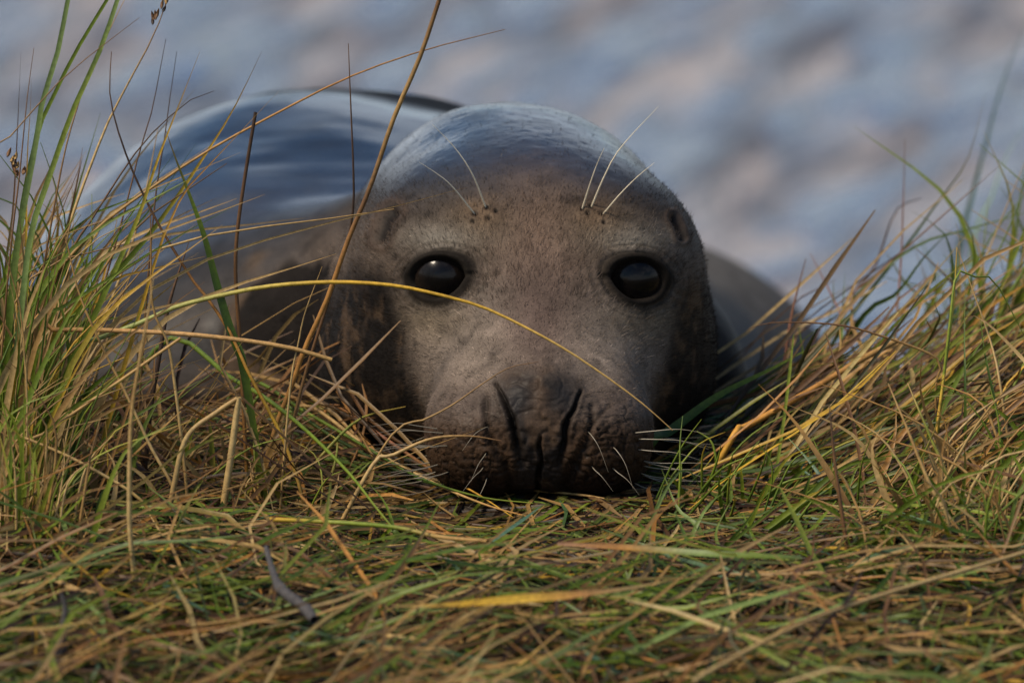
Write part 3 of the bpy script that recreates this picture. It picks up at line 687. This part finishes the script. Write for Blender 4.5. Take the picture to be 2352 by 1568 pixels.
stem_thing([(1590, 1580), (1611, 1565), (1826, 1450), (2026, 1375), (2352, 1275), (2420, 1250)], -.52, -.34, 9, [STRAW, TAN, STRAW, TAN], 'long pale straw lying diagonally across the lower right foreground', tip=False, lie=.055)
stem_thing([(1840, 1286), (1826, 1285), (1626, 1275), (1426, 1260), (1280, 1253)], -.2, -.24, 17, [DGREEN, GREEN, PGREEN, ORANGE, (.35, .2, .12)], 'thick green leaf fading to tan, lying level below the muzzle', kind='leaf', tip=False, prof=[.5, .8, 1, 1, .8, .5], face_n=(0, -.8, .7), lie=.05)
stem_thing([(900, 1402), (1040, 1397), (1176, 1385), (1300, 1375), (1440, 1358), (1560, 1335)], -.4, -.33, 22, [STRAW, YEL, (.55, .36, .05), (.5, .25, .08), STRAW, TAN], 'bright yellow dry leaf sheath lying in the foreground litter', kind='leaf', tip=False, prof=[.1, .5, .9, 1, .6, .3, .1], face_n=(0, -.9, .7), lie=.055)
stem_thing([(1560, 1150), (1562, 1080), (1562, 1020), (1568, 955)], -.03, -.03, 5, [GREEN, LIME, PGREEN], 'thin upright green shoot at the corner of the seal\'s muzzle')
print('stems', round(time.time() - T0, 1))

# ------------------------------------------------------------------ tussocks: plants of many blades
def blade(parent, px, y0, y1, wpx, cols, kind='leaf', **kw):
    return strand('blade' if kind == 'leaf' else 'stem', pts_on(px, y0, y1), wpx * U, cols, kind, n=kw.pop('n', 16), parent=parent, **kw)
left = tag(empty('grass_tussock'), 'tall mixed green and straw-coloured grass tuft at the left edge', 'grass tuft', 'grass tufts beside the seal')
DB = [BROWN, TAN]
L_ = [([(20, 760), (40, 560), (82, 330), (98, 230), (130, 130), (158, -10)], 15, [DGREEN, GREEN, PGREEN, PGREEN], 'wide'),
      ([(30, 700), (50, 480), (86, 308), (115, 238), (172, 123), (252, -10)], 11, [DGREEN, DGREEN, GREEN, GREEN], 'wide'),
      ([(50, 700), (74, 525), (115, 402), (164, 262), (230, 115), (273, -10)], 14, [TAN, PGREEN, PGREEN, LIME, PGREEN], 'wide'),
      ([(120, 500), (170, 270), (232, 112), (290, -8)], 5, [TAN, BROWN, TAN], 'stem'),
      ([(-60, 400), (0, 340), (135, 189), (230, 110), (320, 41)], 5, [TAN, TAN, BROWN], 'stem'),
      ([(120, 760), (156, 533), (185, 443), (242, 295), (287, 205), (353, 82), (386, -6)], 8, [STRAW, TAN, STRAW, BROWN], 'stem'),
      ([(200, 790), (240, 650), (290, 470), (320, 349), (349, 254), (381, 90)], 5, [TAN, BROWN, BROWN, DBROWN], 'stem'),
      ([(340, 640), (360, 430), (381, 300), (385, 262), (406, 119)], 5, [TAN, BROWN, DBROWN], 'stem'),
      ([(170, 820), (200, 760), (254, 643), (320, 492), (361, 369), (406, 254), (459, 119)], 14, [DGREEN, GREEN, GREEN, LIME, YEL, TAN], 'leaf'),
      ([(100, 800), (130, 760), (254, 640), (369, 505), (484, 336), (541, 242), (601, 119)], 15, [DGREEN, PGREEN, GREEN, GREEN, YEL, BROWN], 'leaf'),
      ([(140, 620), (205, 513), (304, 361), (369, 287), (443, 226), (492, 209)], 6, [TAN, BROWN, DBROWN], 'stem'),
      ([(60, 760), (120, 720), (250, 640), (349, 578), (463, 513), (541, 472)], 11, [DGREEN, DGREEN, GREEN, DGREEN], 'leaf'),
      ([(10, 850), (30, 833), (152, 764), (230, 730), (305, 738), (340, 755)], 18, [PGREEN, GREEN, PGREEN, GREEN, DGREEN], 'leaf'),
      ([(200, 790), (213, 722), (230, 665), (259, 551), (275, 470)], 13, [YEL, (.5, .33, .05), YEL, YEL, TAN], 'leaf'),
      ([(350, 620), (395, 500), (425, 440), (470, 390), (640, 210)], 8, [GREEN, YEL, YEL, ORANGE, TAN], 'leaf'),
      ([(0, 900), (30, 820), (60, 790), (140, 700), (200, 640), (330, 500), (450, 330)], 10, [DGREEN, GREEN, DGREEN], 'leaf'),
      ([(110, 850), (190, 700), (260, 560), (330, 450), (410, 340)], 10, [DGREEN, GREEN, GREEN, DGREEN], 'leaf'),
      ([(40, 1010), (70, 900), (100, 1000), (160, 1130)], 12, [DGREEN, GREEN, GREEN], 'leaf'),
      ([(60, 1040), (75, 900), (60, 790), (10, 700)], 8, [DGREEN, YEL, ORANGE], 'leaf'),
      ([(10, 640), (30, 480), (40, 300), (48, 120)], 7, [DGREEN, DGREEN, BROWN, DBROWN], 'leaf'),
      ([(20, 620), (45, 400), (62, 230), (78, 110)], 5, [TAN, BROWN, BROWN], 'stem'),
      ([(60, 640), (62, 380), (70, 250), (72, 180)], 8, [YEL, LIME, YEL, BROWN], 'leaf'),
      ([(480, 620), (505, 560), (530, 520), (445, 440)], 0, DB, None)]
for px, wd, cl, kd in L_:
    if kd: d = random.uniform(-.06, .12); blade(left, px, d, d + .02, wd, cl, 'leaf' if kd == 'wide' else kd, n=20, prof=[.6, 1, 1, .95, .8, .7] if kd == 'wide' else None, face_n=(.15, -1, .2) if kd != 'stem' else None)
PAL_L = [([DGREEN, GREEN, GREEN, LIME], .22), ([DGREEN, DGREEN, GREEN], .16), ([TAN, STRAW, TAN], .26), ([BROWN, TAN, BROWN], .18), ([YEL, LIME, YEL, TAN], .08), ([STRAW, STRAW, TAN], .10)]
def pick_pal(PAL):
    r_ = random.random(); a = 0
    for p, w_ in PAL:
        a += w_
        if r_ < a: return p
    return PAL[0][0]
for k in range(200):
    y = random.uniform(-.10, .24); bx_ = random.gauss(30, 75) if k % 4 else random.uniform(-60, 330)
    by = CY + (Y0 - CY) - y * sp_ / S + random.uniform(0, 10); h = random.uniform(140, 560) * (1.25 if bx_ < 110 else .62); lean = random.gauss(.15, .2); cv = random.gauss(.1, .2)
    px = [(bx_, by), (bx_ + lean * h * .3, by - h * .35), (bx_ + (lean + cv * .4) * h * .62, by - h * .68), (bx_ + (lean + cv) * h, by - h)]
    leaf = random.random() < .5
    blade(left, px, y, y + random.uniform(-.03, .03), random.uniform(7, 16) if leaf else random.uniform(3, 6.5), pick_pal(PAL_L), 'leaf' if leaf else 'stem', n=10)
# brown seed heads in the tuft: clusters of small spikelets
def seed_head(px, y, n, spread, wpx, parent):
    Vs, Fs, Cs, off = [], [], [], 0
    for k in range(n):
        t = k / max(n - 1, 1); a = np.array(px[0]) * (1 - t) + np.array(px[1]) * t + np.array([random.uniform(-spread, spread), random.uniform(-spread, spread)])
        d = np.array([random.uniform(-.6, .6), -1]); l = random.uniform(14, 26)
        P = np.array([at(a[0], a[1], y), at(a[0] + d[0] * l * .5, a[1] + d[1] * l * .5, y + .002), at(a[0] + d[0] * l, a[1] + d[1] * l, y)])
        V, F = tube(catmull(P, 5), wpx * U * .5 * np.array([.4, 1, .9, .6, .1]), 6); Vs.append(V); Fs.append(F + off); off += len(V); Cs.append(np.tile(np.array(random.choice([BROWN, DBROWN, TAN])), (len(V), 1)))
    return mesh_np('seed_head', np.vstack(Vs), np.vstack(Fs), {'tint': np.vstack(Cs)}, MSTEM, parent=parent)
seed_head([(390, -10), (350, 60)], .05, 10, 6, 8, left); seed_head([(20, 370), (48, 400)], .0, 12, 14, 9, left)

def random_tuft(label, n, cx_, sx_, yr_, hr, lean_, pal, wl=(6, 13)):
    t_ = tag(empty('grass_tussock'), label, 'grass tuft', 'grass tufts beside the seal')
    for k in range(n):
        y = random.uniform(*yr_); bx_ = random.gauss(cx_, sx_); g = front(np.array([[at(bx_, 900, y)[0], y, float(gz(at(bx_, 900, y)[0], y))]]))[1][0]
        h = random.uniform(*hr); lean = random.gauss(*lean_); cv = random.gauss(0, .3); leaf = random.random() < .5
        px = [(bx_, g), (bx_ + lean * h * .3, g - h * .38), (bx_ + (lean + cv * .4) * h * .62, g - h * .7), (bx_ + (lean + cv) * h, g - h * random.uniform(.8, 1))]
        blade(t_, px, y, y + random.uniform(-.03, .03), random.uniform(*wl) if leaf else random.uniform(4, 7), pick_pal(pal), 'leaf' if leaf else 'stem', n=10)
    return t_
DYEL = (.36, .25, .05)
GOLD = [([TAN, STRAW, TAN], .3), ([DYEL, LIME, DYEL], .2), ([GREEN, LIME, LIME], .2), ([ORANGE, TAN, BROWN], .2), ([DGREEN, GREEN, GREEN], .1)]
random_tuft('golden and lime grass tuft at the foot of the tallest blades', 150, 50, 65, (-.16, .0), (120, 480), (.1, .2), GOLD)
random_tuft('tall dense green and gold tuft against the left edge, behind the golden one', 200, 20, 60, (-.06, .22), (260, 860), (.18, .16), PAL_L + GOLD[:2], wl=(8, 18))
random_tuft('tall blurred tuft rising at the far right edge above the water', 190, 2290, 100, (.3, .8), (260, 640), (.45, .3), GOLD[:3] + [([DGREEN, GREEN, GREEN], .3)], wl=(8, 16))
random_tuft('loose straw-coloured clump standing below the seal\'s neck', 60, 560, 130, (-.04, .10), (60, 220), (.15, .6), GOLD[:1] + GOLD[3:4] + GOLD[1:3])
random_tuft('sharp green and tan clump low at the right edge', 110, 2230, 120, (-.22, -.02), (120, 360), (-.1, .5), [([DGREEN, GREEN, LIME], .4), ([TAN, STRAW, TAN], .3), ([BROWN, TAN, ORANGE], .3)])
random_tuft('short bright green clump beside the seal\'s muzzle whiskers', 55, 1720, 110, (-.08, .10), (60, 200), (.5, .5), [([DGREEN, GREEN, LIME], .5), ([GREEN, LIME, YEL], .3), ([TAN, STRAW, TAN], .2)])

right = tag(empty('grass_tussock'), 'blurred leaning tuft of green and tan grass at the right edge', 'grass tuft', 'grass tufts beside the seal')
R_ = [([(1935, 753), (2075, 573), (2150, 470), (2222, 367), (2262, 218)], .45, 9, [DGREEN, GREEN, GREEN, TAN], 'leaf'),
      ([(1984, 724), (2058, 675), (2124, 589), (2198, 515)], .35, 12, [DGREEN, DGREEN, GREEN, DGREEN], 'leaf'),
      ([(1940, 720), (1968, 663), (2009, 614), (2050, 499), (2075, 470), (2116, 456)], .5, 8, [TAN, BROWN, DBROWN], 'stem'),
      ([(2055, 800), (2062, 696), (2071, 573), (2079, 320)], .4, 5, [TAN, RED, BROWN], 'stem'),
      ([(1960, 690), (2099, 568), (2222, 527), (2352, 490), (2420, 470)], .4, 10, [GREEN, DGREEN, GREEN], 'leaf'),
      ([(2195, 700), (2202, 572), (2222, 490), (2255, 367), (2300, 200), (2360, 40)], 1.0, 18, [PGREEN, TEAL, TEAL, TEAL], 'leaf'),
      ([(2225, 700), (2239, 531), (2271, 470), (2308, 367), (2365, 270)], 1.0, 16, [PGREEN, (.2, .33, .2), (.22, .34, .22)], 'leaf'),
      ([(1932, 850), (1935, 737), (1941, 626)], .35, 9, [GREEN, GREEN, DGREEN], 'leaf'),
      ([(2150, 1000), (2170, 850), (2190, 696), (2198, 568)], .02, 7, [TAN, YEL, LIME, YEL], 'stem'),
      ([(2300, 900), (2280, 800), (2239, 679), (2198, 568)], .03, 6, [TAN, STRAW, TAN], 'stem'),
      ([(2180, 760), (2198, 630), (2240, 636), (2284, 646), (2352, 770)], .03, 7, [LIME, LIME, GREEN], 'stem'),
      ([(2400, 880), (2352, 827), (2276, 749), (2231, 724), (2190, 741)], .02, 14, [TAN, STRAW, STRAW, BROWN], 'leaf'),
      ([(2217, 900), (2215, 760), (2218, 640)], .05, 6, [GREEN, DGREEN, GREEN], 'leaf'),
      ([(2290, 950), (2260, 800), (2250, 700)], .05, 8, [GREEN, DGREEN, GREEN], 'leaf')]
for px, d, wd, cl, kd in R_: blade(right, px, d, d + .03, wd, cl, kd, n=20)
PAL_R = [([DGREEN, GREEN, GREEN], .25), ([GREEN, LIME, TAN], .13), ([TAN, STRAW, TAN], .27), ([TAN, ORANGE, TAN], .15), ([BROWN, TAN, BROWN], .14), ([PGREEN, PGREEN, TAN], .06)]
for k in range(290):
    y = random.uniform(.05, .75) if k < 230 else random.uniform(-.1, .1)
    t = random.random() ** .8; bx_ = lerp(1620, 2480, t) + random.gauss(0, 40); by = None
    L = random.uniform(200, 560) * (.45 + .75 * t); ang = R(random.gauss(lerp(24, 52, t), 13)); cv = random.gauss(.0, .12)
    g = np.array([0, y, float(gz(0, y))]); fy = front(g[None])[1][0]
    dx, dy = math.cos(ang), math.sin(ang)
    px = [(bx_, fy - 4), (bx_ + dx * L * .35, fy - dy * L * .4), (bx_ + dx * L * .7 + dy * cv * L * .4, fy - dy * L * .74), (bx_ + dx * L + dy * cv * L, fy - dy * L + dx * cv * L * .5)]
    if y < .3 and bx_ < 1740: continue
    leaf = random.random() < .6
    blade(right, px, y, y + random.uniform(-.05, .05), random.uniform(6, 13) if leaf else random.uniform(4, 8), pick_pal(PAL_R), 'leaf' if leaf else 'stem', n=10)
print('tufts', round(time.time() - T0, 1))

# small green sprouts in the litter, each a little plant
SPR = [((1900, 1120), [[(0, 0), (-60, 60 - 110), (40, -75)], [(0, 0), (-40, -60), (-99, -125)], [(0, 0), (10, -50), (50, -90)]], -.1, 'pale green sprout with spread leaves right of the muzzle'),
       ((1655, 1268), [[(0, 0), (120, -100), (241, -223)], [(0, 0), (60, -70), (110, -150)], [(0, 0), (-10, -50), (30, -130)]], -.2, 'sprout of broad dark green leaves reaching right, below the chin whiskers'),
       ((1478, 1240), [[(0, 0), (25, -65), (48, -130)], [(0, 0), (60, -130), (105, -160), (153, -75)]], -.17, 'green sprout with one leaf bent over beside the muzzle'),
       ((1600, 1206), [[(0, 0), (-44, -40), (-80, -128)], [(0, 0), (30, -50), (70, -80)]], -.12, 'thin yellow-green sprout under the muzzle corner'),
       ((2130, 1575), [[(0, 0), (40, -90), (-10, -160)], [(0, 0), (-80, -60), (-160, -40)], [(0, 0), (20, -40), (60, -70)]], -.62, 'blurred blue-green sprout at the lower right edge'),
       ((1000, 1390), [[(0, 0), (-60, -40), (-130, -120)], [(0, 0), (10, -60), (-40, -110)]], -.38, 'blue-green sprout beside the yellow sheath'),
       ((905, 1216), [[(0, 0), (-40, 40), (-60, 90)], [(0, 0), (-20, -60), (-60, -110)]], -.21, 'small green side shoot at the joint of the runner'),
       ((560, 1290), [[(0, 0), (-120, -40), (-250, -60)], [(0, 0), (-60, -60), (-120, -70)], [(0, 0), (40, 20), (80, 80)]], -.26, 'flat dark green sprout near the twig'),
       ((420, 1360), [[(0, 0), (-40, -60), (-110, -130)], [(0, 0), (30, -40), (10, -100)]], -.36, 'green sprout in front of the dry straw heap'),
       ((1440, 1330), [[(0, 0), (-10, -60), (10, -130)], [(0, 0), (-30, -40), (-60, -120)], [(0, 0), (30, -60), (50, -90)]], -.3, 'upright pale sprout above the yellow sheath tip'),
       ((1120, 1320), [[(0, 0), (-20, -50), (-15, -110)], [(0, 0), (30, -30), (80, -60)]], -.29, 'small green sprout below the middle of the muzzle'),
       ((2060, 1330), [[(0, 0), (40, -80), (120, -140)], [(0, 0), (-30, -60), (-20, -130)], [(0, 0), (-60, -40), (-130, -70)]], -.28, 'green sprout among the leaning straws on the right'),
       ((120, 1320), [[(0, 0), (20, -60), (80, -120)], [(0, 0), (-30, -50), (-50, -130)], [(0, 0), (60, -30), (130, -40)]], -.29, 'dark green sprout at the left edge of the litter')]
for (bx_, by), bl, y, lab in SPR:
    s_ = tag(empty('grass_sprout', tuple(at(bx_, by, y))), lab, 'sprout', 'small green sprouts in the straw')
    y = gdepth(bx_, by + 50); base = at(bx_, by, y); s_.location = (base[0], y, float(gz(base[0], y)))
    cl = random.choice([[DGREEN, GREEN, GREEN], [GREEN, PGREEN, GREEN], [DGREEN, TEAL, PGREEN], [GREEN, LIME, LIME]])
    for b_ in bl:
        P = pts_on([(bx_ + a, by + c) for a, c in b_], y, y + .03)
        o = strand('leaf', P - np.array(s_.location), random.uniform(6, 10) * U, cl, 'leaf', n=12, parent=s_)

# twig in the foreground
def mat_bark():
    t = NT('twig_bark'); c = t.coord(); n = t.noise(150, 5, .7, c)
    t.l(t.ramp(n.outputs[0], [(.3, (.022, .020, .021)), (.7, (.065, .058, .056))]), t.b.inputs['Base Color']); t.b.inputs['Roughness'].default_value = .8
    t.l(t.bump(n.outputs[0], .8, .002), t.b.inputs['Normal']); return t.m
P = pts_on([(612, 1262), (622, 1300), (640, 1350), (668, 1378), (700, 1402), (722, 1432)], 0, 0, lie=.05)
V, F = tube(catmull(P, 26), U * .5 * np.interp(np.linspace(0, 1, 26), [0, .3, .5, .55, .8, .92, 1], [12, 16, 19, 25, 23, 27, 20]) * (1 + .08 * rng.normal(size=26)), 8)
tag(mesh_np('twig', V, F, None, mat_bark()), 'knobbly grey-brown twig lying in the foreground straw', 'twig')
P = pts_on([(140, 1600), (138, 1540), (142, 1470), (150, 1400), (140, 1360)], None, 0)
V, F = tube(catmull(P, 16), U * .5 * np.array([20, 20, 21, 22, 23, 25, 27, 26, 22, 18, 17, 15, 12, 10, 8, 5.0]), 8)
tag(mesh_np('dead_stalk', V, F, None, bpy.data.materials['twig_bark']), 'blurred dark dead stalk standing at the lower left corner', 'stalk')

# ------------------------------------------------------------------ the litter: uncountable straw and grass
def scatter(name, N, xr, yr, zr, lr, wr, pal, label, tilt=.10, K=5, dirbias=None, keep=None, curl=.25, low=True):
    x = rng.uniform(*xr, N); y = rng.uniform(*yr, N)
    if keep is not None: m = keep(x, y); x, y = x[m], y[m]; N = len(x)
    L = rng.uniform(*lr, N); a = rng.uniform(0, 2 * np.pi, N) if dirbias is None else rng.normal(dirbias[0], dirbias[1], N)
    tl = np.minimum(np.abs(rng.normal(0, tilt, N)), .34 if tilt < .3 else 1.2); h = rng.uniform(*zr, N); bend = rng.normal(0, curl, N)
    s_ = np.linspace(-.5, .5, K)[None]
    aa = a[:, None] + bend[:, None] * s_ * 2
    cx_ = x[:, None] + np.cos(aa) * s_ * L[:, None]; cy_ = y[:, None] + np.sin(aa) * s_ * L[:, None]
    lowf = (.10 + .90 * sstep(.05, .30, -y - .02 + .5 * np.maximum(np.abs(x - .02) - .09, 0)))[:, None] if low else np.ones((N, 1))
    kink = rng.normal(0, 1, N)[:, None] * (rng.random(N) < .3)[:, None] * np.maximum(s_ - rng.uniform(-.2, .3, N)[:, None], 0) * L[:, None] * .5
    cx_ = cx_ - np.sin(a)[:, None] * kink; cy_ = cy_ + np.cos(a)[:, None] * kink
    arch = rng.normal(0.05, .07, N)[:, None] * L[:, None] * (.25 - s_ ** 2)
    cz_ = gz(cx_, cy_) + lowf * (h[:, None] + np.sin(tl)[:, None] * (s_ + .5) * L[:, None] + arch)
    Cl = np.stack([cx_, cy_, np.maximum(cz_, gz(cx_, cy_) + .0005)], -1)
    W = rng.uniform(*wr, N)[:, None] * .5 * np.clip(1.25 - np.abs(s_ * 2) ** 3, .15, 1)
    Fn = np.stack([rng.normal(0, .5, N), rng.normal(-.4, .4, N), np.full(N, 1.0)], 1)
    V, F = ribbons(Cl, W, Fn, .5)
    cols = np.array([p[0] for p in pal]); pr = np.array([p[1] for p in pal]); pi = rng.choice(len(pal), N, p=pr / pr.sum()); pj = rng.choice(len(pal), N, p=pr / pr.sum())
    c0 = cols[pi] * rng.uniform(.65, 1.25, N)[:, None]; c1 = lerp(c0, cols[pj], .35)
    tt = np.linspace(0, 1, K)[None, :, None]; cc = (c0[:, None] * (1 - tt) + c1[:, None] * tt).repeat(3, 1).reshape(-1, 3)
    return tag(mesh_np(name, V, F, {'tint': cc}, MLEAF), label, 'straw', kind='stuff')
PAL = [(TAN, .19), (STRAW, .07), (BROWN, .25), (DBROWN, .20), (ORANGE, .07), (YEL, .03), (GREEN, .08), (DGREEN, .09), (LIME, .04)]
PALG = [(GREEN, .34), (DGREEN, .34), (PGREEN, .1), (LIME, .12), (TEAL, .06)]
PALD = [(TAN, .08), (BROWN, .30), (DBROWN, .48), (ORANGE, .03), (GREEN, .04), (DGREEN, .08)]
clear = lambda x, y: ~((np.abs(x - .017) < .080) & (y > -.012)) & ~((y > .33) & (x > -.45) & (x < .16))
scatter('dead_grass', 13000, (-.55, .55), (-.85, .7), (.0, .010), (.05, .20), (.0014, .0034), PALD, 'matted dead straw covering the bank around the seal', keep=clear, tilt=.06)
scatter('dead_grass', 3600, (-.5, .5), (-.8, .34), (.006, .020), (.06, .20), (.0014, .0033), PAL, 'loose dry straw strewn over the matted layer', tilt=.2, dirbias=(0, 1.3), keep=clear)
scatter('broad_leaves', 330, (-.5, .5), (-.7, .1), (.006, .016), (.06, .18), (.0024, .0042), PAL[:4] + PAL[6:], 'broader bent grass leaves strewn on the litter', tilt=.2, K=7, keep=clear, curl=.6)
scatter('green_grass', 3400, (-.55, .55), (-.8, .6), (.004, .018), (.04, .16), (.0016, .0040), PALG, 'short green grass blades mixed through the straw', tilt=.22, keep=clear)
clear_chin = lambda x, y: clear(x, y) & ~((np.abs(x - .017) < .11) & (y > -.26))
scatter('stubble', 1500, (-.5, .5), (-.8, .45), (.0, .01), (.03, .08), (.0012, .0028), PAL, 'short upright straw stubble poking out of the litter', tilt=.6, K=4, keep=clear_chin)
scatter('stubble', 260, (-.30, -.07), (-.04, .22), (.0, .01), (.05, .14), (.0012, .0030), PAL[:5], 'tangled half-upright straw heaped below the seal\'s neck', tilt=.45, K=5, keep=clear, low=False)
scatter('stubble', 620, (.15, .46), (.0, .42), (.0, .012), (.06, .17), (.0014, .0034), PAL, 'tangled half-upright straw heaped at the foot of the blurred tuft', tilt=.40, K=5, dirbias=(.3, .6), keep=clear, low=False)
print('done', round(time.time() - T0, 1))
